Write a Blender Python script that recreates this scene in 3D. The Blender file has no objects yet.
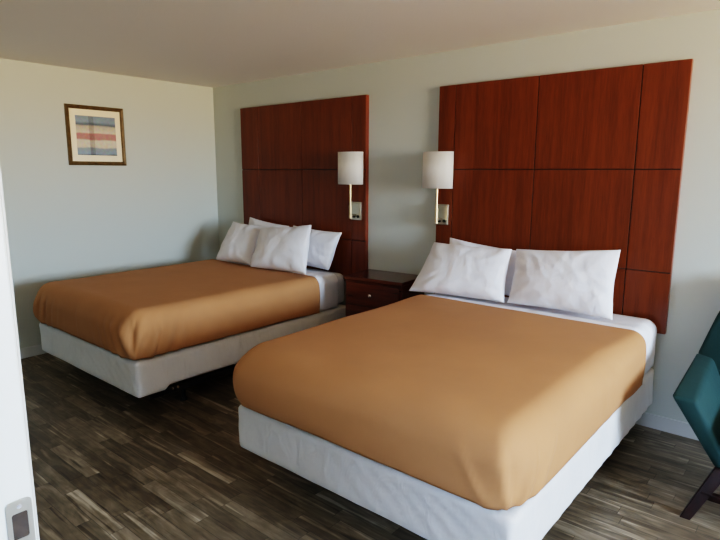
import bpy, bmesh, math, random
from mathutils import Vector, Matrix, noise

random.seed(4)
C = bpy.context.scene.collection
PI = math.pi
S = bpy.context.scene

# ------------------------------------------------------------------ measured layout (metres)
H = 2.477
CAM = (5.2025, -3.7479, 1.5903)
YAW, PITCH, ROLL, FPX = 0.6978, 0.1725, 0.0036, 559.28
ROOM_R, FRONT = 9.2, -3.504
RB, LB, BW = 2.971, 0.477, 1.519            # box spring left edges and width
F_R, F_L = -2.077, -2.095                   # foot ends
ZB, ZT = 0.178, 0.413                       # box spring bottom and top
ZM = 0.712                                  # mattress top

# ------------------------------------------------------------------ helpers
def lin(r, g, b):
    f = lambda c: (c/255/12.92) if c/255 <= .04045 else ((c/255+.055)/1.055)**2.4
    return (f(r), f(g), f(b), 1)

def mat(name):
    m = bpy.data.materials.new(name); m.use_nodes = True
    nt = m.node_tree
    return m, nt, nt.nodes['Principled BSDF']

def nd(nt, t, **kw):
    n = nt.nodes.new(t)
    for k, v in kw.items():
        if k == 'inp':
            for i, x in v.items(): n.inputs[i].default_value = x
        else: setattr(n, k, v)
    return n

def lk(nt, a, b): nt.links.new(a, b)

def ramp(nt, stops, interp='LINEAR'):
    r = nd(nt, 'ShaderNodeValToRGB'); cr = r.color_ramp; cr.interpolation = interp
    while len(cr.elements) < len(stops): cr.elements.new(.5)
    for e, (p, c) in zip(cr.elements, stops): e.position = p; e.color = c
    return r

def math_n(nt, op, a, b=None):
    n = nd(nt, 'ShaderNodeMath', operation=op)
    for i, v in enumerate((a, b)):
        if v is None: continue
        if isinstance(v, (int, float)): n.inputs[i].default_value = v
        else: lk(nt, v, n.inputs[i])
    return n.outputs[0]

def plain(name, col, rough=.5, metal=0, bump=0, bscale=200, var=0, vscale=4, sheen=0, coat=0):
    m, nt, b = mat(name)
    b.inputs['Base Color'].default_value = col
    b.inputs['Roughness'].default_value = rough
    b.inputs['Metallic'].default_value = metal
    if sheen: b.inputs['Sheen Weight'].default_value = sheen
    if coat: b.inputs['Coat Weight'].default_value = coat
    tc = nd(nt, 'ShaderNodeTexCoord')
    if bump:
        n = nd(nt, 'ShaderNodeTexNoise', inp={'Scale': bscale, 'Detail': 3})
        lk(nt, tc.outputs['Object'], n.inputs['Vector'])
        bp = nd(nt, 'ShaderNodeBump', inp={'Strength': bump, 'Distance': .002})
        lk(nt, n.outputs['Fac'], bp.inputs['Height']); lk(nt, bp.outputs[0], b.inputs['Normal'])
    if var:
        n = nd(nt, 'ShaderNodeTexNoise', inp={'Scale': vscale, 'Detail': 4})
        lk(nt, tc.outputs['Object'], n.inputs['Vector'])
        lo = tuple(c*(1-var) for c in col[:3])+(1,); hi = tuple(min(1, c*(1+var)) for c in col[:3])+(1,)
        r = ramp(nt, [(.3, lo), (.7, hi)]); lk(nt, n.outputs['Fac'], r.inputs[0]); lk(nt, r.outputs[0], b.inputs['Base Color'])
    return m

def wood(name, dark, light, rough=.28, scale=(26, 26, 1.6), coat=.3, spec=.5):
    m, nt, b = mat(name)
    tc = nd(nt, 'ShaderNodeTexCoord'); mp = nd(nt, 'ShaderNodeMapping'); mp.inputs['Scale'].default_value = scale
    lk(nt, tc.outputs['Object'], mp.inputs['Vector'])
    n1 = nd(nt, 'ShaderNodeTexNoise', inp={'Scale': 1.0, 'Detail': 5, 'Roughness': .6}); lk(nt, mp.outputs[0], n1.inputs['Vector'])
    mp2 = nd(nt, 'ShaderNodeMapping'); mp2.inputs['Scale'].default_value = tuple(s*6 for s in scale); lk(nt, tc.outputs['Object'], mp2.inputs['Vector'])
    n2 = nd(nt, 'ShaderNodeTexNoise', inp={'Scale': 1.0, 'Detail': 3}); lk(nt, mp2.outputs[0], n2.inputs['Vector'])
    f = math_n(nt, 'ADD', math_n(nt, 'MULTIPLY', n1.outputs['Fac'], .7), math_n(nt, 'MULTIPLY', n2.outputs['Fac'], .3))
    r = ramp(nt, [(.36, dark), (.64, light)]); lk(nt, f, r.inputs[0]); lk(nt, r.outputs[0], b.inputs['Base Color'])
    b.inputs['Specular IOR Level'].default_value = spec
    b.inputs['Roughness'].default_value = rough; b.inputs['Coat Weight'].default_value = coat; b.inputs['Coat Roughness'].default_value = .15
    return m

def fabric(name, col, wr=.35, wscale=9, wvec=(1, 1, 1), rot=(0, 0, 0), rough=.85, weave=.12, sheen=.15, var=.05):
    """cloth: soft creases (stretched noise), fine weave, faint tone drift"""
    m, nt, b = mat(name)
    b.inputs['Roughness'].default_value = rough; b.inputs['Sheen Weight'].default_value = sheen
    tc = nd(nt, 'ShaderNodeTexCoord'); mp = nd(nt, 'ShaderNodeMapping')
    mp.inputs['Scale'].default_value = wvec; mp.inputs['Rotation'].default_value = rot
    lk(nt, tc.outputs['Object'], mp.inputs['Vector'])
    n = nd(nt, 'ShaderNodeTexNoise', inp={'Scale': wscale, 'Detail': 3, 'Roughness': .5, 'Distortion': .6}); lk(nt, mp.outputs[0], n.inputs['Vector'])
    w = nd(nt, 'ShaderNodeTexNoise', inp={'Scale': 420, 'Detail': 1}); lk(nt, tc.outputs['Object'], w.inputs['Vector'])
    b1 = nd(nt, 'ShaderNodeBump', inp={'Strength': wr, 'Distance': .02}); lk(nt, n.outputs['Fac'], b1.inputs['Height'])
    b2 = nd(nt, 'ShaderNodeBump', inp={'Strength': weave, 'Distance': .001}); lk(nt, w.outputs['Fac'], b2.inputs['Height']); lk(nt, b1.outputs[0], b2.inputs['Normal'])
    lk(nt, b2.outputs[0], b.inputs['Normal'])
    v = nd(nt, 'ShaderNodeTexNoise', inp={'Scale': 3, 'Detail': 3}); lk(nt, tc.outputs['Object'], v.inputs['Vector'])
    r = ramp(nt, [(.3, tuple(c*(1-var) for c in col[:3])+(1,)), (.7, tuple(min(1, c*(1+var)) for c in col[:3])+(1,))])
    lk(nt, v.outputs['Fac'], r.inputs[0]); lk(nt, r.outputs[0], b.inputs['Base Color'])
    return m

def floor_mat():
    m, nt, b = mat('weathered wood plank floor')
    tc = nd(nt, 'ShaderNodeTexCoord'); sp = nd(nt, 'ShaderNodeSeparateXYZ'); lk(nt, tc.outputs['Object'], sp.inputs[0])
    yr = math_n(nt, 'DIVIDE', sp.outputs[1], .074); row = math_n(nt, 'FLOOR', yr)
    wn = nd(nt, 'ShaderNodeTexWhiteNoise', noise_dimensions='1D'); lk(nt, row, wn.inputs['W'])
    xs = math_n(nt, 'ADD', math_n(nt, 'DIVIDE', sp.outputs[0], .48), math_n(nt, 'MULTIPLY', wn.outputs['Value'], 9.3)); col = math_n(nt, 'FLOOR', xs)
    cv = nd(nt, 'ShaderNodeCombineXYZ'); lk(nt, row, cv.inputs[0]); lk(nt, col, cv.inputs[1])
    wc = nd(nt, 'ShaderNodeTexWhiteNoise', noise_dimensions='2D'); lk(nt, cv.outputs[0], wc.inputs['Vector'])
    # grain: stretched along x, shifted per board
    gv = nd(nt, 'ShaderNodeCombineXYZ')
    lk(nt, math_n(nt, 'ADD', math_n(nt, 'MULTIPLY', sp.outputs[0], 2.2), math_n(nt, 'MULTIPLY', wc.outputs['Value'], 37)), gv.inputs[0])
    lk(nt, math_n(nt, 'MULTIPLY', sp.outputs[1], 34), gv.inputs[1]); lk(nt, math_n(nt, 'MULTIPLY', row, 3.1), gv.inputs[2])
    g = nd(nt, 'ShaderNodeTexNoise', inp={'Scale': 1, 'Detail': 6, 'Roughness': .65, 'Distortion': .5}); lk(nt, gv.outputs[0], g.inputs['Vector'])
    # knots and worn blotches
    kv = nd(nt, 'ShaderNodeMapping'); kv.inputs['Scale'].default_value = (5, 13, 1); lk(nt, tc.outputs['Object'], kv.inputs['Vector'])
    k = nd(nt, 'ShaderNodeTexNoise', inp={'Scale': 1, 'Detail': 4, 'Distortion': 1.5}); lk(nt, kv.outputs[0], k.inputs['Vector'])
    t = math_n(nt, 'ADD', math_n(nt, 'MULTIPLY', wc.outputs['Value'], .27), math_n(nt, 'MULTIPLY', g.outputs['Fac'], .72))
    t = math_n(nt, 'ADD', t, math_n(nt, 'MULTIPLY', math_n(nt, 'SUBTRACT', k.outputs['Fac'], .5), .55))
    sv = nd(nt, 'ShaderNodeCombineXYZ')
    lk(nt, math_n(nt, 'ADD', math_n(nt, 'MULTIPLY', sp.outputs[0], 1.5), math_n(nt, 'MULTIPLY', wc.outputs['Value'], 19)), sv.inputs[0]); lk(nt, math_n(nt, 'MULTIPLY', sp.outputs[1], 27), sv.inputs[1])
    sk = nd(nt, 'ShaderNodeTexNoise', inp={'Scale': 1, 'Detail': 2, 'Roughness': .5}); lk(nt, sv.outputs[0], sk.inputs['Vector'])
    sr = ramp(nt, [(.30, (-.0,)*3+(1,)), (.36, (.5,)*3+(1,)), (.58, (.5,)*3+(1,)), (.66, (1,)*3+(1,))]); lk(nt, sk.outputs['Fac'], sr.inputs[0])
    t = math_n(nt, 'ADD', t, math_n(nt, 'MULTIPLY', math_n(nt, 'SUBTRACT', sr.outputs[0], .5), .55))
    r = ramp(nt, [(.16, lin(54, 46, 36)), (.36, lin(83, 72, 57)), (.54, lin(110, 98, 80)), (.74, lin(142, 130, 110)), (.92, lin(182, 170, 149))])
    lk(nt, t, r.inputs[0])
    fy = math_n(nt, 'FRACT', yr); fx = math_n(nt, 'FRACT', xs)
    ey = math_n(nt, 'MINIMUM', fy, math_n(nt, 'SUBTRACT', 1, fy)); ex = math_n(nt, 'MINIMUM', fx, math_n(nt, 'SUBTRACT', 1, fx))
    gap = math_n(nt, 'MAXIMUM', math_n(nt, 'LESS_THAN', ey, .018), math_n(nt, 'LESS_THAN', ex, .0028))
    mx = nd(nt, 'ShaderNodeMix', data_type='RGBA'); lk(nt, math_n(nt, 'MULTIPLY', gap, .6), mx.inputs['Factor'])
    lk(nt, r.outputs[0], mx.inputs['A']); mx.inputs['B'].default_value = lin(24, 19, 15)
    lk(nt, mx.outputs['Result'], b.inputs['Base Color'])
    rr = ramp(nt, [(.2, (.38,)*3+(1,)), (.8, (.55,)*3+(1,))]); lk(nt, g.outputs['Fac'], rr.inputs[0]); lk(nt, rr.outputs[0], b.inputs['Roughness'])
    bp = nd(nt, 'ShaderNodeBump', inp={'Strength': .25, 'Distance': .002}); lk(nt, math_n(nt, 'SUBTRACT', g.outputs['Fac'], gap), bp.inputs['Height']); lk(nt, bp.outputs[0], b.inputs['Normal'])
    return m

def art_mat():
    """abstract print: loose horizontal washes of slate blue, sand, rose, sand, slate"""
    m, nt, b = mat('striped abstract print')
    tc = nd(nt, 'ShaderNodeTexCoord'); sp = nd(nt, 'ShaderNodeSeparateXYZ'); lk(nt, tc.outputs['Object'], sp.inputs[0])
    n = nd(nt, 'ShaderNodeTexNoise', inp={'Scale': 9, 'Detail': 5}); lk(nt, tc.outputs['Object'], n.inputs['Vector'])
    z = math_n(nt, 'ADD', math_n(nt, 'DIVIDE', sp.outputs[2], .34), .5)
    z = math_n(nt, 'ADD', z, math_n(nt, 'MULTIPLY', math_n(nt, 'SUBTRACT', n.outputs['Fac'], .5), .07))
    sl, sand, rose, dk = lin(134, 152, 166), lin(206, 196, 176), lin(182, 128, 120), lin(78, 86, 92)
    r = ramp(nt, [(0, dk), (.03, sl), (.17, lin(140, 150, 152)), (.21, sand), (.37, sand), (.41, rose), (.55, rose), (.59, sand),
                  (.74, lin(186, 176, 156)), (.79, lin(90, 104, 116)), (.86, sl), (1, lin(128, 142, 150))])
    lk(nt, z, r.inputs[0])
    n2 = nd(nt, 'ShaderNodeTexNoise', inp={'Scale': 40, 'Detail': 4}); lk(nt, tc.outputs['Object'], n2.inputs['Vector'])
    mx = nd(nt, 'ShaderNodeMix', data_type='RGBA', blend_type='OVERLAY'); mx.inputs['Factor'].default_value = .35
    lk(nt, r.outputs[0], mx.inputs['A']); lk(nt, n2.outputs['Color'], mx.inputs['B'])
    # darker vertical block over the middle-left, as in the print
    blk = math_n(nt, 'MULTIPLY', math_n(nt, 'GREATER_THAN', sp.outputs[1], -.065), math_n(nt, 'LESS_THAN', sp.outputs[1], -.02))
    mm = nd(nt, 'ShaderNodeMix', data_type='RGBA', blend_type='MULTIPLY'); lk(nt, math_n(nt, 'MULTIPLY', blk, .45), mm.inputs['Factor'])
    lk(nt, mx.outputs['Result'], mm.inputs['A']); mm.inputs['B'].default_value = lin(170, 150, 140)
    lk(nt, mm.outputs['Result'], b.inputs['Base Color']); b.inputs['Roughness'].default_value = .6
    return m

M = dict(
    wall=plain('pale sage wall paint', lin(194, 198, 189), .6, bump=.25, bscale=90),
    ceil=plain('sprayed white ceiling', lin(232, 226, 218), .8, bump=.6, bscale=70),
    trim=plain('off white trim paint', lin(205, 206, 202), .45, bump=.05),
    jamb=plain('white gloss door paint', lin(226, 230, 226), .35, bump=.05),
    floor=floor_mat(),
    cherry=wood('red cherry veneer', lin(90, 40, 14), lin(116, 54, 21), .3, coat=0, spec=.3),
    cherry_edge=wood('cherry edge band', lin(96, 36, 16), lin(138, 62, 32), .3),
    groove=plain('dark groove', lin(34, 12, 8), .6),
    nstand=wood('dark red cherry', lin(58, 20, 12), lin(92, 36, 20), .25, (1.6, 26, 26)),
    leg_wood=wood('espresso stained wood', lin(22, 11, 9), lin(40, 19, 14), .5, coat=0, spec=.25),
    spread=fabric('caramel bedspread cloth', lin(176, 124, 80), .16, 5, (1, 1, 1), rough=.85, sheen=0),
    sheet=fabric('white cotton sheet', lin(232, 232, 236), .4, 14, sheen=0),
    pillow=fabric('white pillowcase cotton', lin(236, 236, 240), .24, 20, (1, 1, .5), (0, .6, .3), sheen=0),
    mattress=fabric('white quilted ticking', lin(205, 206, 210), .3, 10),
    box=fabric('white box spring cover', lin(222, 221, 220), 1.0, 11, (1, 1, .45), (.5, .4, 0), rough=.75),
    teal=fabric('teal upholstery', lin(2, 48, 47), .12, 10, weave=.3, sheen=0, var=.1),
    black=plain('black steel', lin(20, 19, 20), .5, .4, bump=.05),
    nickel=plain('brushed nickel', lin(196, 190, 176), .28, 1, bump=.08, bscale=300),
    brass=plain('satin brass', lin(214, 190, 150), .38, 1, bump=.05),
    knob=plain('polished chrome', lin(220, 220, 222), .15, 1, bump=.02),
    socket=plain('black plastic', lin(12, 12, 12), .4, bump=.05),
    frame=plain('antique bronze frame', lin(104, 82, 48), .4, .4, bump=.4, bscale=120, var=.25, vscale=30),
    mat_=plain('cream mount board', lin(236, 224, 200), .7, bump=.1),
    art=art_mat(),
    blocker=plain('pale grey light blocker', lin(186, 186, 188), .9, bump=.4, bscale=30),
)
# translucent lamp shade linen
m, nt, b = mat('white linen shade')
b.inputs['Base Color'].default_value = lin(252, 250, 246); b.inputs['Roughness'].default_value = .8
tr = nd(nt, 'ShaderNodeBsdfTranslucent', inp={'Color': lin(252, 250, 244)}); ms = nd(nt, 'ShaderNodeMixShader', inp={0: .5})
lk(nt, b.outputs[0], ms.inputs[1]); lk(nt, tr.outputs[0], ms.inputs[2]); lk(nt, ms.outputs[0], nt.nodes['Material Output'].inputs[0])
M['shade'] = m
# clear glass for the picture and window
m, nt, b = mat('clear glass')
gl = nd(nt, 'ShaderNodeBsdfGlossy', inp={'Roughness': .02}); tp = nd(nt, 'ShaderNodeBsdfTransparent'); fr = nd(nt, 'ShaderNodeFresnel', inp={'IOR': 1.5}); ms = nd(nt, 'ShaderNodeMixShader')
lk(nt, fr.outputs[0], ms.inputs[0]); lk(nt, tp.outputs[0], ms.inputs[1]); lk(nt, gl.outputs[0], ms.inputs[2]); lk(nt, ms.outputs[0], nt.nodes['Material Output'].inputs[0])
M['glass'] = m

def obj(name, bm, m, parent=None, smooth=False, loc=None):
    me = bpy.data.meshes.new(name); bmesh.ops.recalc_face_normals(bm, faces=bm.faces[:]); bm.to_mesh(me); bm.free()
    for x in (m if isinstance(m, (list, tuple)) else [m]): me.materials.append(x)
    if smooth:
        for p in me.polygons: p.use_smooth = True
    o = bpy.data.objects.new(name, me); C.objects.link(o)
    if parent: o.parent = parent
    if loc: o.location = loc
    return o

def tag(o, label=None, cat=None, group=None, kind=None):
    for k, v in (('label', label), ('category', cat), ('group', group), ('kind', kind)):
        if v: o[k] = v
    return o

def thing(name, label, cat, loc=(0, 0, 0), rz=0, group=None):
    o = bpy.data.objects.new(name, None); C.objects.link(o); o.location = loc; o.rotation_euler = (0, 0, rz)
    o.empty_display_size = .1
    return tag(o, label, cat, group)

def struct(name, bm, m, parent=None, smooth=False):
    o = obj(name, bm, m, parent, smooth)
    if not parent: o['kind'] = 'structure'
    return o

def box(bm, a, b, bev=0, seg=2, mi=0):
    t = bmesh.new()
    bmesh.ops.create_cube(t, size=1)
    for v in t.verts: v.co = Vector([(a[i]+b[i])/2+v.co[i]*(b[i]-a[i]) for i in range(3)])
    if bev: bmesh.ops.bevel(t, geom=t.edges[:], offset=bev, segments=seg, affect='EDGES', profile=.5)
    for f in t.faces: f.material_index = mi
    merge(bm, t); return bm

def merge(bm, t):
    me = bpy.data.meshes.new('tmp'); t.to_mesh(me); t.free(); bm.from_mesh(me); bpy.data.meshes.remove(me)

def bx(a, b, bev=0, seg=2): return box(bmesh.new(), a, b, bev, seg)

def hexa(pts, bev=.01, seg=3):
    """eight points: bottom ring then top ring"""
    bm = bmesh.new(); v = [bm.verts.new(p) for p in pts]
    for f in ((3, 2, 1, 0), (4, 5, 6, 7), (0, 1, 5, 4), (1, 2, 6, 5), (2, 3, 7, 6), (3, 0, 4, 7)): bm.faces.new([v[i] for i in f])
    bmesh.ops.recalc_face_normals(bm, faces=bm.faces[:])
    if bev: bmesh.ops.bevel(bm, geom=bm.edges[:], offset=bev, segments=seg, affect='EDGES', profile=.5)
    return bm

def cyl(bm, p, q, r, r2=None, n=20):
    p, q = Vector(p), Vector(q); d = q-p; t = bmesh.new()
    bmesh.ops.create_cone(t, cap_ends=True, segments=n, radius1=r, radius2=r if r2 is None else r2, depth=d.length)
    t.transform(Matrix.Translation((p+q)/2) @ d.to_track_quat('Z', 'Y').to_matrix().to_4x4())
    merge(bm, t); return bm

def lathe(prof, n=24, axis='Z'):
    bm = bmesh.new(); rings = []
    for r, z in prof:
        rings.append([bm.verts.new((r*math.cos(2*PI*i/n), r*math.sin(2*PI*i/n), z)) for i in range(n)])
    for a, b2 in zip(rings, rings[1:]):
        for i in range(n): bm.faces.new((a[i], a[(i+1) % n], b2[(i+1) % n], b2[i]))
    for rg in (rings[0], rings[-1]):
        if (rg[0].co-rg[n//2].co).length > 1e-5: bm.faces.new(rg)
    bmesh.ops.remove_doubles(bm, verts=bm.verts[:], dist=1e-5)
    return bm

def N3(x, y, z): return noise.noise(Vector((x, y, z)))

# ------------------------------------------------------------------ room shell
struct('floor', bx((-.1, -3.66, -.1), (ROOM_R+.14, .1, 0)), M['floor'])
struct('ceiling', bx((-.1, -3.66, H), (ROOM_R+.14, .1, H+.1)), M['ceil'])
struct('wall_back', bx((-.1, 0, 0), (ROOM_R+.1, .1, H)), M['wall'])
struct('wall_left', bx((-.1, -3.66, 0), (0, 0, H)), M['wall'])
D0, D1, DH = 4.43, 5.36, 2.08
W0, W1, WZ0, WZ1 = -2.55, -.6, .98, 2.4      # window in the right wall (span in y)
y0, y1 = -3.64, FRONT
bm = bmesh.new()
box(bm, (0, y0, 0), (D0-.03, y1, H)); box(bm, (D0-.03, y0, DH+.03), (D1+.03, y1, H)); box(bm, (D1+.03, y0, 0), (ROOM_R, y1, H))
struct('wall_front', bm, M['wall'])
bm = bmesh.new(); x1 = ROOM_R+.14
box(bm, (ROOM_R, y0, 0), (x1, W0, H)); box(bm, (ROOM_R, W1, 0), (x1, .1, H)); box(bm, (ROOM_R, W0, 0), (x1, W1, WZ0)); box(bm, (ROOM_R, W0, WZ1), (x1, W1, H))
struct('wall_right', bm, M['wall'])
for nm, a, b2 in (('baseboard_back', (0, -.014, 0), (ROOM_R, 0, .092)), ('baseboard_left', (0, -3.5, 0), (.014, -.014, .092)),
                  ('baseboard_right', (ROOM_R-.014, -3.5, 0), (ROOM_R, -.014, .092)), ('baseboard_front', (.014, FRONT, 0), (D0-.08, FRONT+.014, .092))):
    struct(nm, bx(a, b2, .004), M['trim'])
# door opening the photographer stands in: lining, stop, casing, strike plate
d = bpy.data.objects.new('door_1', None); C.objects.link(d); d.location = (D0, FRONT, 0); d['kind'] = 'structure'
L = lambda a, b2, bev=.002: bx(tuple(a[i]-(D0, FRONT, 0)[i] for i in range(3)), tuple(b2[i]-(D0, FRONT, 0)[i] for i in range(3)), bev)
obj('jamb', L((D0-.03, -3.70, 0), (D0, FRONT, DH), .003), M['jamb'], d)
obj('jamb', L((D1, -3.70, 0), (D1+.03, FRONT, DH), .003), M['jamb'], d)
obj('lintel', L((D0-.03, -3.70, DH), (D1+.03, FRONT, DH+.03), .003), M['jamb'], d)
obj('door_stop', L((D0, -3.60, 0), (D0+.012, -3.556, DH), .003), M['jamb'], d)
obj('casing', L((D0-.085, FRONT, 0), (D0-.006, FRONT+.005, DH+.07), .002), M['trim'], d)
obj('casing', L((D1+.006, FRONT, 0), (D1+.085, FRONT+.005, DH+.07), .002), M['trim'], d)
# strike plate: rounded plate with a rectangular opening, two screws
def strike():
    bm = bmesh.new(); w, h, r = .0155, .036, .006
    def ring(w, h, r, x, n=6):
        out = []
        for cy_, cz_, a0 in ((w-r, h-r, 0), (-w+r, h-r, PI/2), (-w+r, -h+r, PI), (w-r, -h+r, 1.5*PI)):
            for i in range(n): a = a0+PI/2*i/(n-1); out.append(bm.verts.new((x, cy_+r*math.cos(a), cz_+r*math.sin(a))))
        return out
    A = ring(w, h, r, 0); B = ring(w, h, r, .002); E = ring(.0095, .0185, .003, .002); G = ring(.0095, .0185, .003, -.012)
    n = len(A)
    for P, Q in ((A, B), (B, E), (E, G)):
        for i in range(n): bm.faces.new((P[i], P[(i+1) % n], Q[(i+1) % n], Q[i]))
    return bm
sp_ = obj('strike_plate', strike(), M['nickel'], d, loc=(.0005, -.0185, 1.131))
obj('recess', bx((-.004, -.0094, -.0184), (.0012, .0094, .0184)), plain('raw timber recess', lin(52, 42, 34), .9, bump=.6, bscale=120, var=.4, vscale=60), sp_, loc=(0, 0, 0))
bm = bmesh.new()
for z in (.0275, -.0275): cyl(bm, (.001, 0, z), (.003, 0, z), .0028, n=12)
obj('screw', bm, M['knob'], sp_)
# window beside the door (behind the camera): the daylight comes in here
w = bpy.data.objects.new('window_1', None); C.objects.link(w); w.location = (ROOM_R+.09, (W0+W1)/2, WZ0); w.rotation_euler = (0, 0, PI/2); w['kind'] = 'structure'
hw, hh = (W1-W0)/2, WZ1-WZ0
bm = bmesh.new()
for a, b2 in (((-hw, -.03, 0), (hw, .03, .05)), ((-hw, -.03, hh-.05), (hw, .03, hh)), ((-hw, -.03, .05), (-hw+.05, .03, hh-.05)), ((hw-.05, -.03, .05), (hw, .03, hh-.05)), ((-.025, -.025, .05), (.025, .025, hh-.05))):
    box(bm, a, b2, .004)
obj('window_frame', bm, M['trim'], w)
obj('pane', bx((-hw+.05, -.003, .05), (hw-.05, .003, hh-.05)), M['glass'], w)

# ------------------------------------------------------------------ headboards
def headboard(x0, x1, grooves, label):
    z0, z1 = .626, 2.225; t = .04
    cx_ = (x0+x1)/2
    r = thing('headboard', label, 'headboard', (cx_, -t/2, z0))
    o = lambda a: (a[0]-cx_, a[1]+t/2, a[2]-z0)
    obj('backing_board', bx(o((x0+.004, -t+.008, z0+.004)), o((x1-.004, 0, z1-.004))), M['groove'], r)
    # face veneer: routed into rectangles by narrow v-grooves
    xs = [x0]+grooves+[x1]; zs = [z0, 1.003, 1.615, z1]; g = .003
    bm = bmesh.new()
    for i in range(len(xs)-1):
        for j in range(len(zs)-1):
            a = (xs[i]+(g if i else 0), -t, zs[j]+(g if j else 0)); b2 = (xs[i+1]-(g if i < len(xs)-2 else 0), -t+.010, zs[j+1]-(g if j < len(zs)-2 else 0))
            box(bm, o(a), o(b2), .0025, 2)
    obj('veneer_face', bm, M['cherry'], r)
    bm = bmesh.new()
    box(bm, o((x0, -t+.0102, z0)), o((x0+.006, 0, z1)), .001); box(bm, o((x1-.006, -t+.0102, z0)), o((x1, 0, z1)), .001)
    box(bm, o((x0+.006, -t+.0102, z1-.006)), o((x1-.006, 0, z1)), .001)
    e = obj('edge_band', bm, M['cherry_edge'], r)  # thin edge banding strips along both sides and the top
headboard(.500, 2.152, [.765, 1.382, 1.997], 'tall cherry wood wall headboard panel behind the bed along the left wall')
headboard(2.862, 4.513, [3.002, 3.629, 4.261], 'tall cherry wood wall headboard panel behind the larger near bed, by the armchair')

# ------------------------------------------------------------------ bed soft parts
def grid_box(a, b2, step, faces):
    """box faces as fine grids, welded. faces subset of top,left,right,foot,head"""
    bm = bmesh.new()
    def patch(o, u, v):
        nu = max(2, round(u.length/step)); nv = max(2, round(v.length/step))
        g = [[bm.verts.new(o+u*i/nu+v*j/nv) for j in range(nv+1)] for i in range(nu+1)]
        for i in range(nu):
            for j in range(nv): bm.faces.new((g[i][j], g[i+1][j], g[i+1][j+1], g[i][j+1]))
    x0, y0, z0 = a; x1, y1, z1 = b2; X, Y, Z = Vector((x1-x0, 0, 0)), Vector((0, y1-y0, 0)), Vector((0, 0, z1-z0))
    if 'top' in faces: patch(Vector((x0, y0, z1)), X, Y)
    if 'bottom' in faces: patch(Vector((x0, y0, z0)), X, Y)
    if 'foot' in faces: patch(Vector((x0, y0, z0)), X, Z)
    if 'head' in faces: patch(Vector((x0, y1, z0)), X, Z)
    if 'left' in faces: patch(Vector((x0, y0, z0)), Y, Z)
    if 'right' in faces: patch(Vector((x1, y0, z0)), Y, Z)
    bmesh.ops.remove_doubles(bm, verts=bm.verts[:], dist=step*.05)
    return bm

def sstep(a, b2, x):
    t = max(0, min(1, (x-a)/(b2-a))); return t*t*(3-2*t)

def rounded(bm, a, b2, rxy, rtop, open_head=False, bottom_round=False):
    """push the box grid onto a rounded box: plan corner radius rxy, top edge radius rtop (rounded bottom if asked)"""
    x0, y0, z0 = a; x1, y1, z1 = b2
    for v in bm.verts:
        p = v.co
        R = max(rxy, rtop)
        ix0, ix1, iy0 = x0+rtop, x1-rtop, y0+rtop
        iy1 = 1e9 if open_head else y1-rtop
        iz1 = z1-rtop; iz0 = z0+rtop if bottom_round else -1e9
        q = Vector((min(max(p.x, ix0), ix1), min(max(p.y, iy0), iy1), min(max(p.z, iz0), iz1)))
        dd = p-q
        if dd.length > 1e-6: v.co = q+dd.normalized()*rtop
    return bm

def round_axes(bm, a, b2, rad):
    """ellipsoidal rounding of an open-headed box, radii may vary along the bed"""
    for v in bm.verts:
        p = v.co; rx, ry, rz = rad(p.y)
        q = Vector((min(max(p.x, a[0]+rx), b2[0]-rx), max(p.y, a[1]+ry), min(p.z, b2[2]-rz)))
        d = Vector(((p.x-q.x)/rx, (p.y-q.y)/ry, (p.z-q.z)/rz))
        if d.length > 1e-6:
            d.normalize(); v.co = q+Vector((d.x*rx, d.y*ry, d.z*rz))
    return bm

def soften(bm, f):
    bm.normal_update()
    nrm = [(v, v.normal.copy()) for v in bm.verts]
    for v, n in nrm: v.co = v.co+n*f(v.co, n)

def add_solid(o, t, off=-1):
    s = o.modifiers.new('thickness', 'SOLIDIFY'); s.thickness = t; s.offset = off
    return o

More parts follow.
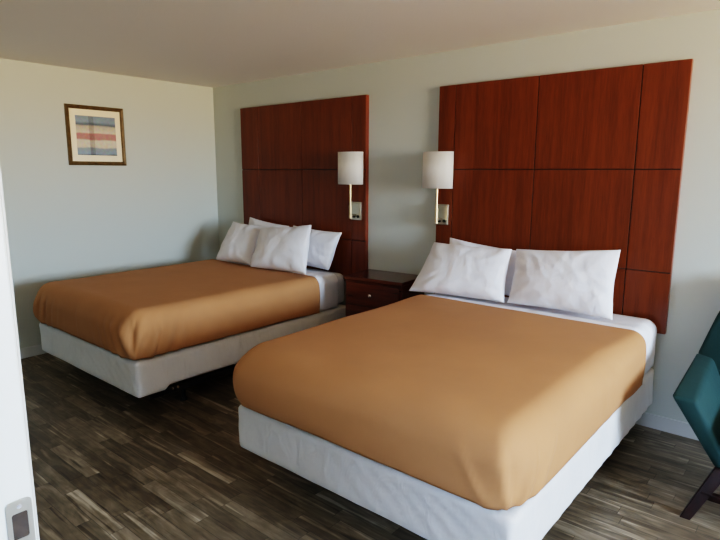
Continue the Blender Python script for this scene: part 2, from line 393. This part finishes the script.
def bed_set(X0, YF, seed, which):
    X1 = X0+BW; cx_, cy_ = (X0+X1)/2, (YF-.06)/2
    lab = {'L': 'queen bed farther back, along the left wall under the framed picture',
           'R': 'queen bed nearest the camera, large in the middle, beside the teal armchair'}[which]
    r = thing('bed', lab, 'bed', (cx_, cy_, 0))
    off = Vector((-cx_, -cy_, 0))
    def put(name, bm, m, **k):
        bm.transform(Matrix.Translation(off)); return obj(name, bm, m, r, **k)
    # steel frame
    f = bmesh.new()
    for xa in (X0+.03, X1-.07): box(f, (xa, YF+.10, .135), (xa+.04, -.10, ZB-.002), .003)
    for yy in (YF+.10, (YF-.06)/2, -.14): box(f, (X0+.07, yy, .135), (X1-.07, yy+.04, ZB-.006), .003)
    put('bed_frame', f, M['black'])
    for xa in (X0+.16, X1-.16):
        for yy in (YF+.42, (YF-.06)/2+.02, -.30):
            l = bmesh.new(); cyl(l, (xa, yy, .0), (xa, yy, .02), .028, .022, 16); cyl(l, (xa, yy, .02), (xa, yy, .14), .016, n=14)
            box(l, (xa-.09, yy-.018, .13), (xa+.09, yy+.018, .142), .002)
            put('leg', l, M['black'])
    for k, yy in enumerate((YF+.26, YF+.30)):
        l = bmesh.new(); cyl(l, (X1-.031, yy, .165), (X1-.024, yy, .165), .009, n=12); put('bolt', l, M['knob'])
    # box spring with a loose stretch cover
    a, b2 = (X0, YF, ZB), (X1, -.06, ZT+.002)
    bm = grid_box(a, b2, .018, ('top', 'bottom', 'foot', 'head', 'left', 'right'))
    rounded(bm, a, b2, .03, .028, bottom_round=True)
    def fb(p, n):
        s = .0
        if abs(n.z) > .6: return 0
        # slack diagonal creases radiating from the foot corner, stronger on the near end of the foot face
        if n.y < -.5:
            u = (p.x-X0)/BW; h = (p.z-ZB)/(ZT-ZB)
            c = (p.x*1.0+p.z*1.35)
            amp = .0060*sstep(.25, .7, u)*(1-.5*sstep(.85, 1, u))+.0008
            s += amp*(1-abs(2*((c*9+.6*N3(p.x*3, p.z*6, seed)) % 1)-1)-.5)*1.2
            s -= .006*math.sin(PI*h)
            s += .004*N3(p.x*5, p.z*7, seed+3)
        else:
            c = p.y*1.0*(1 if n.x > 0 else -1)+p.z*.55
            s += .0052*math.sin(c*44+3*N3(p.y*4, p.z*5, seed))*(.5+.5*N3(p.y*2.3, p.z*3, seed+1))
            s += .004*N3(p.y*5, p.z*8, seed+7)-.003*math.sin(PI*(p.z-ZB)/(ZT-ZB))
        return s
    soften(bm, fb)
    for v in bm.verts:      # cover stops short of the frame along the side, hangs lower at the foot corner
        if v.co.z < ZB+.06 and v.co.x > X1-.1 and v.co.y > YF+.205 and which == 'L':
            v.co.z += .024*sstep(YF+.205, YF+.23, v.co.y)*(1-sstep(ZB+.02, ZB+.06, v.co.z))
        elif v.co.z < ZB+.05: v.co.z -= .006*(.5+N3(v.co.x*4, v.co.y*4, seed))*(1-sstep(ZB, ZB+.05, v.co.z))
    put('box_spring', bm, M['box'], smooth=True)
    # mattress
    a, b2 = (X0+.042, YF+.09, ZT+.012), (X1-.042, -.055, ZM-.006)
    bm = grid_box(a, b2, .025, ('top', 'bottom', 'foot', 'head', 'left', 'right')); rounded(bm, a, b2, .07, .06, bottom_round=True)
    soften(bm, lambda p, n: .003*N3(p.x*6, p.y*6, p.z*6+seed)-(.006 if abs(p.z-.56) < .03 and abs(n.z) < .4 else 0)*.6)
    put('mattress', bm, M['mattress'], smooth=True)

    # flat sheet: shows between bedspread and pillows and down the sides near the head
    hs = {'L': -.205, 'R': -.085}[which]
    a, b2 = (X0+.020, YF+.01, ZT+.018), (X1-.018, hs, ZM+.002)
    bm = grid_box(a, b2, .02, ('top', 'left', 'right', 'foot')); rounded(bm, a, b2, .07, .066, open_head=True)
    cut = -.62
    bmesh.ops.delete(bm, geom=[v for v in bm.verts if v.co.y < cut], context='VERTS')
    def fs(p, n):
        return .0035+.016*sstep(.6, .9, n.z)*sstep(-.30, -.40, p.y)*sstep(-.452, -.432, p.y)*(.8+.4*N3(p.x*9, p.y*9, 1))*1+.003*max(0, N3(p.x*7, p.y*9, p.z*5+seed))+.004*abs(n.x)*math.sin(p.y*60+3*N3(p.y*4, p.z*6, seed))*sstep(-.55, -.2, p.y)*.6
    soften(bm, fs)
    s = obj('bed_sheet', bm, M['sheet'], smooth=True); add_solid(s, .003)
    tag(s, {'L': 'white top sheet folded out between bedspread and pillows on the farther bed, by the nightstand',
            'R': 'white top sheet showing at the head of the near bed, beside the armchair'}[which], 'sheet')

    # bedspread: domed, tucked between mattress and box spring
    a, b2 = (X0-.012, YF-.016, ZT+.016), (X1+.012, -.468, ZM+.020)
    RT = .105
    bm = grid_box(a, b2, .0165, ('top', 'left', 'right', 'foot')); round_axes(bm, a, b2, lambda y: (.075+.03*sstep(-.5, -1.0, y), .12 if which == 'L' else .17, .072+.055*sstep(-.5, -1.2, y)))
    xc = (X0+X1)/2
    def fd(p, n):
        z = (p.z-ZT)/(ZM-ZT); side = 1-min(1, abs(n.z))
        s = 0.0
        bel = .012 if which == 'L' else .010+.030*sstep(xc, X0, p.x)*sstep(-1.2, -2.0, p.y)
        if which == 'L' and p.x < xc: bel = .002
        s += bel*side*math.sin(PI*min(1, max(0, z)))            # belly of the side
        s -= .006*side*(1-sstep(0, .22, z))                     # tucked in at the bottom
        s += .006*N3(p.x*1.8, p.y*1.8, seed)*(1-side*.5)+.0022*N3(p.x*5, p.y*5, p.z*5+seed)
        s += .010*sstep(.2, .95, n.z)*(1-((p.x-xc)/(BW/2))**2)*sstep(-.4, -.9, p.y)
        # gathers at the two foot corners
        for cxn in (X0, X1):
            dx, dy = abs(p.x-cxn), abs(p.y-YF)
            if which == 'L': along, cw = (dx-dy), .30
            else: along, cw = (dx-dy), .20
            near = math.exp(-((max(dx, dy))/cw)**2)*side
            fade = (.45+.55*sstep(0, .2, z))*(1-sstep(.55, 1.05, z))
            if which == 'L':
                ph = along*62-z*5.0*(1 if along > 0 else -1)
                s += near*.019*(.75+math.sin(ph+1.2*N3(p.x*6, p.y*6, p.z*6)))*fade
            elif cxn == X1:     # tucked corner: a few tight creases gathered towards the hem
                wob = .012*N3(p.x*8, p.y*8, p.z*8)
                for a0, sl, w_, am in ((.015, .05, .016, .018), (-.045, -.10, .018, .016), (.075, .16, .022, .013), (-.12, -.22, .03, .010)):
                    s += am*math.exp(-((along-a0-sl*z+wob)/w_)**2)*fade*side
        # faint pull lines running along the side
        if abs(n.x) > .5:
            s += .0022*side*math.sin((p.y+p.z*.9)*38+4*N3(p.y*2, p.z*3, seed+4))*max(0, N3(p.y*1.7, p.z*2, seed+9)+.25)
        return max(s, -.004+.009*sstep(-.8, -.62, p.y)*side)
    soften(bm, fd)
    for v in bm.verts:      # hem line is never quite straight; right bed: the hem lifts at the side corner
        if v.co.z < ZT+.07:
            k = 1-sstep(ZT, ZT+.07, v.co.z)
            v.co.z += k*(.006*N3(v.co.x*3, v.co.y*3, seed+2)+.004)
            if which == 'R':
                v.co.z += k*.016*math.exp(-((v.co.y-(YF+.10))/.09)**2)*(1 if v.co.x > X1-.05 else 0)
    o = obj('bedspread', bm, M['spread'], smooth=True); add_solid(o, .006)
    tag(o, {'L': 'caramel brown bedspread tucked over the farther bed along the left wall',
            'R': 'caramel brown bedspread tucked over the large near bed'}[which], 'bedspread')
    return r
bed_set(LB, F_L, 11.3, 'L')
bed_set(RB, F_R, 27.9, 'R')

# ------------------------------------------------------------------ pillows
def pillow(bl, br, tl, tr_, thick, seed, label, group, sag=.0):
    """a stuffed pillow spanned by its four seam corners (world points)"""
    bl, br, tl, tr_ = map(Vector, (bl, br, tl, tr_))
    ctr = (bl+br+tl+tr_)/4
    nx, ny = 44, 32; bm = bmesh.new()
    ex = ((br-bl)+(tr_-tl)).normalized(); ey = ((tl-bl)+(tr_-br)).normalized(); ez = ex.cross(ey).normalized()
    W = ((br-bl).length+(tr_-tl).length)/2; Hh = ((tl-bl).length+(tr_-br).length)/2
    lay = []
    for sgn in (1, -1):
        g = []
        for i in range(nx+1):
            rowv = []
            for j in range(ny+1):
                u, v = -1+2*i/nx, -1+2*j/ny
                # ease the grid so that edges are dense
                u = math.sin(u*PI/2)*.5+u*.5; v = math.sin(v*PI/2)*.5+v*.5
                pu = u*(1-.045*(1-v*v)*abs(u)**2); pv = v*(1-.06*(1-u*u)*abs(v)**2)
                s, t = (pu+1)/2, (pv+1)/2
                p = bl*(1-s)*(1-t)+br*s*(1-t)+tl*(1-s)*t+tr_*s*t
                e = max(0, (1-abs(u)**2.4))*max(0, (1-abs(v)**2.4))
                th = thick*.5*e**.46*(1+.12*N3(u*1.3, v*1.3, seed)-.12*v)
                edge = (1-e)
                # puckers running in from the seam
                ang = math.atan2(v, u)
                wr = .006*N3(u*3+seed, v*1.6, seed)*e**.4 + .007*e**.3*(1-e)*math.sin(11*ang+seed+3*N3(u*2, v*2, seed))
                for k, (ka, kb, fr_, am) in enumerate(((1.0, .55, 3.4, .0075), (1.0, -.35, 2.6, .006), (.5, 1.0, 2.1, .004))):
                    t_ = ((u*ka+v*kb)*fr_+.9*N3(u*1.3+k, v*1.3, seed+5*k)) % 1
                    mask = max(0, N3(u*1.2+seed, v*1.2+k*3, seed+k)+.15)
                    wr += am*math.exp(-((t_-.5)/.11)**2)*mask*e**.5*1.1
                p = p+ez*sgn*(th+wr*(1 if sgn > 0 else .5))
                p = p+ez*(.018*edge*N3(u*1.5, v*1.5, seed+2))
                rowv.append(bm.verts.new(p-ctr))
            g.append(rowv)
        lay.append(g)
        for i in range(nx):
            for j in range(ny): bm.faces.new((g[i][j], g[i+1][j], g[i+1][j+1], g[i][j+1]) if sgn > 0 else (g[i][j], g[i][j+1], g[i+1][j+1], g[i+1][j]))
    bmesh.ops.remove_doubles(bm, verts=bm.verts[:], dist=.002)
    o = obj('pillow', bm, M['pillow'], smooth=True, loc=ctr)
    s_ = o.modifiers.new('smooth', 'SUBSURF'); s_.levels = 1; s_.render_levels = 1
    return tag(o, label, 'pillow', group)
GL, GR = 'white pillows on the farther bed', 'white pillows on the near bed'
# farther bed: two in back against the headboard, two in front
pillow((.66, -.19, .745), (1.28, -.19, .745), (.70, -.115, 1.145), (1.28, -.115, 1.09), .13, 3.1, 'mostly hidden white pillow whose tip rises behind the front pillow nearest the left wall', GL)
pillow((1.30, -.20, .745), (1.86, -.20, .735), (1.33, -.115, 1.10), (1.955, -.115, 1.075), .14, 8.6, 'white pillow leaning on the headboard below the far wall lamp, behind the front pillows', GL)
pillow((.68, -.535, .752), (1.21, -.53, .752), (.595, -.25, 1.105), (1.07, -.255, 1.08), .15, 1.7, 'white front pillow on the farther bed, closest to the left wall', GL)
pillow((1.27, -.59, .752), (1.925, -.535, .752), (1.115, -.32, 1.075), (1.735, -.27, 1.14), .17, 5.2, 'white front pillow on the farther bed, on the nightstand side', GL)
# near bed: one behind, two in front
pillow((3.02, -.18, .75), (3.62, -.17, .745), (3.03, -.11, 1.115), (3.66, -.11, 1.06), .12, 9.4, 'mostly hidden white pillow behind the front pillows of the near bed', GR)
pillow((2.915, -.475, .742), (3.625, -.385, .748), (2.975, -.235, 1.085), (3.60, -.25, 1.09), .165, 6.3, 'white front pillow on the near bed, on the nightstand side', GR)
pillow((3.635, -.375, .748), (4.295, -.35, .738), (3.615, -.225, 1.09), (4.27, -.21, 1.145), .165, 2.4, 'white front pillow on the near bed, on the armchair side', GR)

# ------------------------------------------------------------------ nightstand
n_ = thing('nightstand', 'dark cherry wood nightstand with a round metal knob between the two beds', 'nightstand', (2.517, -.237, 0), math.radians(5))
w2, d2, zt = .277, .19, .777
bm = bmesh.new(); box(bm, (-w2+.012, -d2+.018, .06), (w2-.012, d2-.004, zt-.03), .004); obj('cabinet', bm, M['nstand'], n_)
obj('top', bx((-w2, -d2, zt-.03), (w2, d2, zt), .006, 3), M['nstand'], n_)
obj('plinth', bx((-w2+.03, -d2+.05, 0), (w2-.03, d2-.02, .06), .003), M['nstand'], n_)
for z0, z1 in ((.56, zt-.045), (.32, .55), (.08, .31)):
    dr = obj('drawer', bx((-w2+.03, -d2, z0), (w2-.03, -d2+.02, z1), .004), M['nstand'], n_)
    kb = lathe([(.0, 0), (.007, 0), (.006, .012), (.013, .018), (.016, .024), (.012, .031), (0, .033)], 20)
    kb.transform(Matrix.Translation((.0, -d2, (z0+z1)/2)) @ Matrix.Rotation(PI/2, 4, 'X'))
    obj('knob', kb, M['knob'], dr, smooth=True)

# ------------------------------------------------------------------ wall lamps
def wall_lamp(x, zp, dz, label):
    yw = -.04
    r = thing('wall_lamp', label, 'lamp', (x, yw, zp))
    pl = obj('wall_plate', bx((-.06, -.022, -.078), (.06, 0, .078), .006, 3), M['nickel'], r)
    obj('switch_cap', bx((-.052, -.026, .026), (.052, -.0215, .064), .003), M['nickel'], pl)
    for dx in (-.012, .03):
        bm = bmesh.new(); cyl(bm, (dx, -.021, -.048), (dx, -.029, -.048), .0125, n=18); obj('socket', bm, M['socket'], pl)
    bm = bmesh.new(); cyl(bm, (0, -.02, -.035), (0, -.088, -.035), .009, n=16); obj('arm', bm, M['nickel'], r, smooth=False)
    bm = bmesh.new(); cyl(bm, (0, -.088, -.062), (0, -.088, .05), .013, n=18); cyl(bm, (0, -.088, .05), (0, -.088, .26), .0085, n=16)
    obj('stem', bm, M['brass'], r)
    bm = lathe([(0, .26), (.014, .26), (.016, .30), (.012, .305), (.026, .34), (.03, .37), (.02, .40), (0, .408)], 18); bm.transform(Matrix.Translation((0, -.088, -.0)))
    obj('bulb', bm, M['shade'], r, smooth=True)
    # oval drum shade, open at both ends
    bm = bmesh.new(); n = 56; A_, B_ = .125, .078; zs0, zs1 = .226+dz, .494+dz
    rings = []
    for a_, b_, z in ((A_-.003, B_-.003, zs0), (A_, B_, zs0), (A_, B_, zs1), (A_-.003, B_-.003, zs1)):
        rings.append([bm.verts.new((a_*math.cos(2*PI*i/n), -.088+b_*math.sin(2*PI*i/n), z)) for i in range(n)])
    for k in range(4):
        P, Q = rings[k], rings[(k+1) % 4]
        for i in range(n): bm.faces.new((P[i], P[(i+1) % n], Q[(i+1) % n], Q[i]))
    sh = obj('lamp_shade', bm, M['shade'], r)
    for p in sh.data.polygons: p.use_smooth = abs(p.normal.z) < .5
    obj('shade_spider', bx((-A_+.003, -.090, zs1-.0135), (A_-.003, -.086, zs1-.0105)), M['nickel'], r)
wall_lamp(2.058, 1.264, .002, 'white oval shade wall lamp on the headboard of the farther bed')
wall_lamp(2.920, 1.276, -.026, 'white oval shade wall lamp on the near bed headboard edge, closest to the nightstand')

# ------------------------------------------------------------------ framed picture
py, pz, ph = -1.29, 1.909, .262
p_ = thing('framed_picture', 'square bronze framed striped abstract print hanging on the left wall', 'picture', (0, py, pz))
def ringframe(o, i, x0, x1, bev):
    bm = bmesh.new()
    v = []
    for (h, x) in ((o, 0), (o, x1*.7), (o-.012, x1), (i+.01, x1*.8), (i, x0)):
        v.append([bm.verts.new((x, a*h, b2*h)) for a, b2 in ((-1, -1), (1, -1), (1, 1), (-1, 1))])
    for P, Q in zip(v, v[1:]):
        for k in range(4): bm.faces.new((P[k], P[(k+1) % 4], Q[(k+1) % 4], Q[k]))
    return bm
obj('frame', ringframe(ph, ph-.034, .010, .026, 0), M['frame'], p_)
obj('mount', bx((.004, -ph+.03, -ph+.03), (.009, ph-.03, ph-.03)), M['mat_'], p_)
obj('print', bx((.0092, -.18, -.172), (.0105, .18, .172)), M['art'], p_)
gq = bmesh.new(); vs = [gq.verts.new(q) for q in ((.0115, -ph+.032, -ph+.032), (.0115, ph-.032, -ph+.032), (.0115, ph-.032, ph-.032), (.0115, -ph+.032, ph-.032))]; gq.faces.new(vs)
obj('glass', gq, M['glass'], p_)

# ------------------------------------------------------------------ teal armchair by the back wall
cx_ = 5.20
a_ = thing('armchair', 'teal upholstered armchair with flared arms and dark wood legs by the back wall', 'armchair', (cx_, -.5, 0))
def A(name, bm, m, smooth=True):
    bm.transform(Matrix.Translation((-cx_, .5, 0))); o = obj(name, bm, m, a_, smooth)
    return o
mir = lambda P: [(2*cx_-x, y, z) for x, y, z in P]
def both(name, P, m, bev):
    for Q in (P, mir(P)): A(name, hexa(Q, bev, 4), m)
# arms: flare outwards from the seat up to a sloping top
both('arm', [(4.925, -.86, .245), (5.00, -.86, .245), (4.97, -.22, .245), (4.89, -.22, .245),
             (4.722, -.91, .568), (4.83, -.90, .565), (4.80, -.25, .60), (4.715, -.25, .615)], M['teal'], .022)
# back: kite-like panel leaning to the wall
def back():
    bm = bmesh.new()
    prof = [(4.90, .25), (4.722, .60), (4.785, .82), (4.86, 1.02), (5.02, 1.06), (2*cx_-5.02, 1.06), (2*cx_-4.86, 1.02), (2*cx_-4.785, .82), (2*cx_-4.722, .60), (2*cx_-4.90, .25)]
    yf = lambda z: -.36+.22*(z-.25)/.8
    F = [bm.verts.new((x, yf(z), z)) for x, z in prof]; B = [bm.verts.new((x, yf(z)+.11, z)) for x, z in prof]
    n = len(prof); bm.faces.new(F); bm.faces.new(B[::-1])
    for i in range(n): bm.faces.new((F[i], B[i], B[(i+1) % n], F[(i+1) % n]))
    bmesh.ops.recalc_face_normals(bm, faces=bm.faces[:])
    bmesh.ops.bevel(bm, geom=bm.edges[:], offset=.02, segments=4, affect='EDGES', profile=.5)
    return bm
A('backrest', back(), M['teal'])
A('seat', bx((4.985, -.87, .245), (2*cx_-4.985, -.30, .36), .02, 4), M['teal'])
XA, XB = 4.985, 4.945
A('seat_cushion', hexa([(XA, -.89, .362), (2*cx_-XA, -.89, .362), (2*cx_-XA, -.30, .362), (XA, -.30, .362), (XB, -.90, .47), (2*cx_-XB, -.90, .47), (2*cx_-XB, -.27, .47), (XB, -.27, .47)], .035, 5), M['teal'])
both('leg', [(4.818, -.948, 0), (4.862, -.948, 0), (4.862, -.908, 0), (4.818, -.908, 0),
             (4.925, -.87, .25), (4.985, -.87, .25), (4.985, -.81, .25), (4.925, -.81, .25)], M['leg_wood'], .004)
both('leg', [(4.882, -.13, 0), (4.916, -.13, 0), (4.916, -.096, 0), (4.882, -.096, 0),
             (4.945, -.30, .25), (5.005, -.30, .25), (5.005, -.24, .25), (4.945, -.24, .25)], M['leg_wood'], .004)
A('stretcher', bx((4.885, -.908, .105), (2*cx_-4.885, -.878, .14), .004), M['leg_wood'])
for s in (1, -1):
    st = [(4.889, -.90, .11), (4.909, -.90, .11), (4.935, -.17, .11), (4.915, -.17, .11), (4.892, -.90, .138), (4.912, -.90, .138), (4.938, -.17, .138), (4.918, -.17, .138)]
    A('stretcher', hexa(st if s > 0 else mir(st), .003), M['leg_wood'])

# ------------------------------------------------------------------ daylight: bright outdoors seen through the window and the open door
wd = bpy.data.worlds.new('outdoors'); S.world = wd; wd.use_nodes = True; nt = wd.node_tree
bg = nt.nodes['Background']; tc = nd(nt, 'ShaderNodeTexCoord'); sp = nd(nt, 'ShaderNodeSeparateXYZ'); lk(nt, tc.outputs['Generated'], sp.inputs[0])
r = ramp(nt, [(0, (.42, .31, .20, 1)), (.47, (.86, .66, .43, 1)), (.497, (.76, .64, .49, 1)), (.515, (.66, .82, 1.0, 1)), (.62, (.58, .76, 1, 1)), (1, (.35, .52, .9, 1))])
lk(nt, math_n(nt, 'ADD', math_n(nt, 'MULTIPLY', sp.outputs[2], .5), .5), r.inputs[0]); lk(nt, r.outputs[0], bg.inputs[0]); bg.inputs[1].default_value = 68.0
def portal(name, w, h, loc, rot):
    l = bpy.data.lights.new(name, 'AREA'); l.shape = 'RECTANGLE'; l.size = w; l.size_y = h; l.cycles.is_portal = True
    o = bpy.data.objects.new(name, l); C.objects.link(o); o.location = loc; o.rotation_euler = rot
portal('window_daylight', W1-W0, WZ1-WZ0, (ROOM_R+.15, (W0+W1)/2, (WZ0+WZ1)/2), (PI/2, 0, PI/2))
portal('doorway_daylight', D1-D0, DH, ((D0+D1)/2, -3.72, DH/2), (PI/2, 0, 0))
# unseen walls and slotted roof, added outside the door to dim its daylight
bm = bmesh.new()
box(bm, (5.5, -5.6, -.1), (5.7, -3.70, 2.9)); box(bm, (2.8, -5.8, -.1), (5.7, -5.6, 2.9)); box(bm, (2.6, -5.8, -.1), (2.8, -3.66, 2.9)); box(bm, (2.8, -5.0, 2.7), (5.5, -3.70, 2.9)); box(bm, (2.8, -5.6, -.1), (5.5, -3.70, 0))
struct('door_light_blocker', bm, M['blocker'])

# ------------------------------------------------------------------ camera
cam = bpy.data.cameras.new('camera'); co = bpy.data.objects.new('camera', cam); C.objects.link(co); S.camera = co
cam.sensor_fit = 'HORIZONTAL'; cam.sensor_width = 36; cam.lens = FPX/720*36; cam.clip_start = .02
cy, sy, cp, sp2 = math.cos(YAW), math.sin(YAW), math.cos(PITCH), math.sin(PITCH)
fw = Vector((-sy*cp, cy*cp, -sp2)); rt = Vector((cy, sy, 0)); up = rt.cross(fw)
c, s = math.cos(ROLL), math.sin(ROLL)
R_, U_ = c*rt+s*up, -s*rt+c*up
mw = Matrix((R_, U_, -fw)).transposed().to_4x4(); mw.translation = Vector(CAM); co.matrix_world = mw

S.view_settings.view_transform = 'Filmic'; S.view_settings.look = 'High Contrast'; S.view_settings.exposure = .16; S.view_settings.gamma = 1.0
S.cycles.use_denoising = True; S.cycles.max_bounces = 10; S.cycles.diffuse_bounces = 7
S.cycles.sample_clamp_indirect = 8
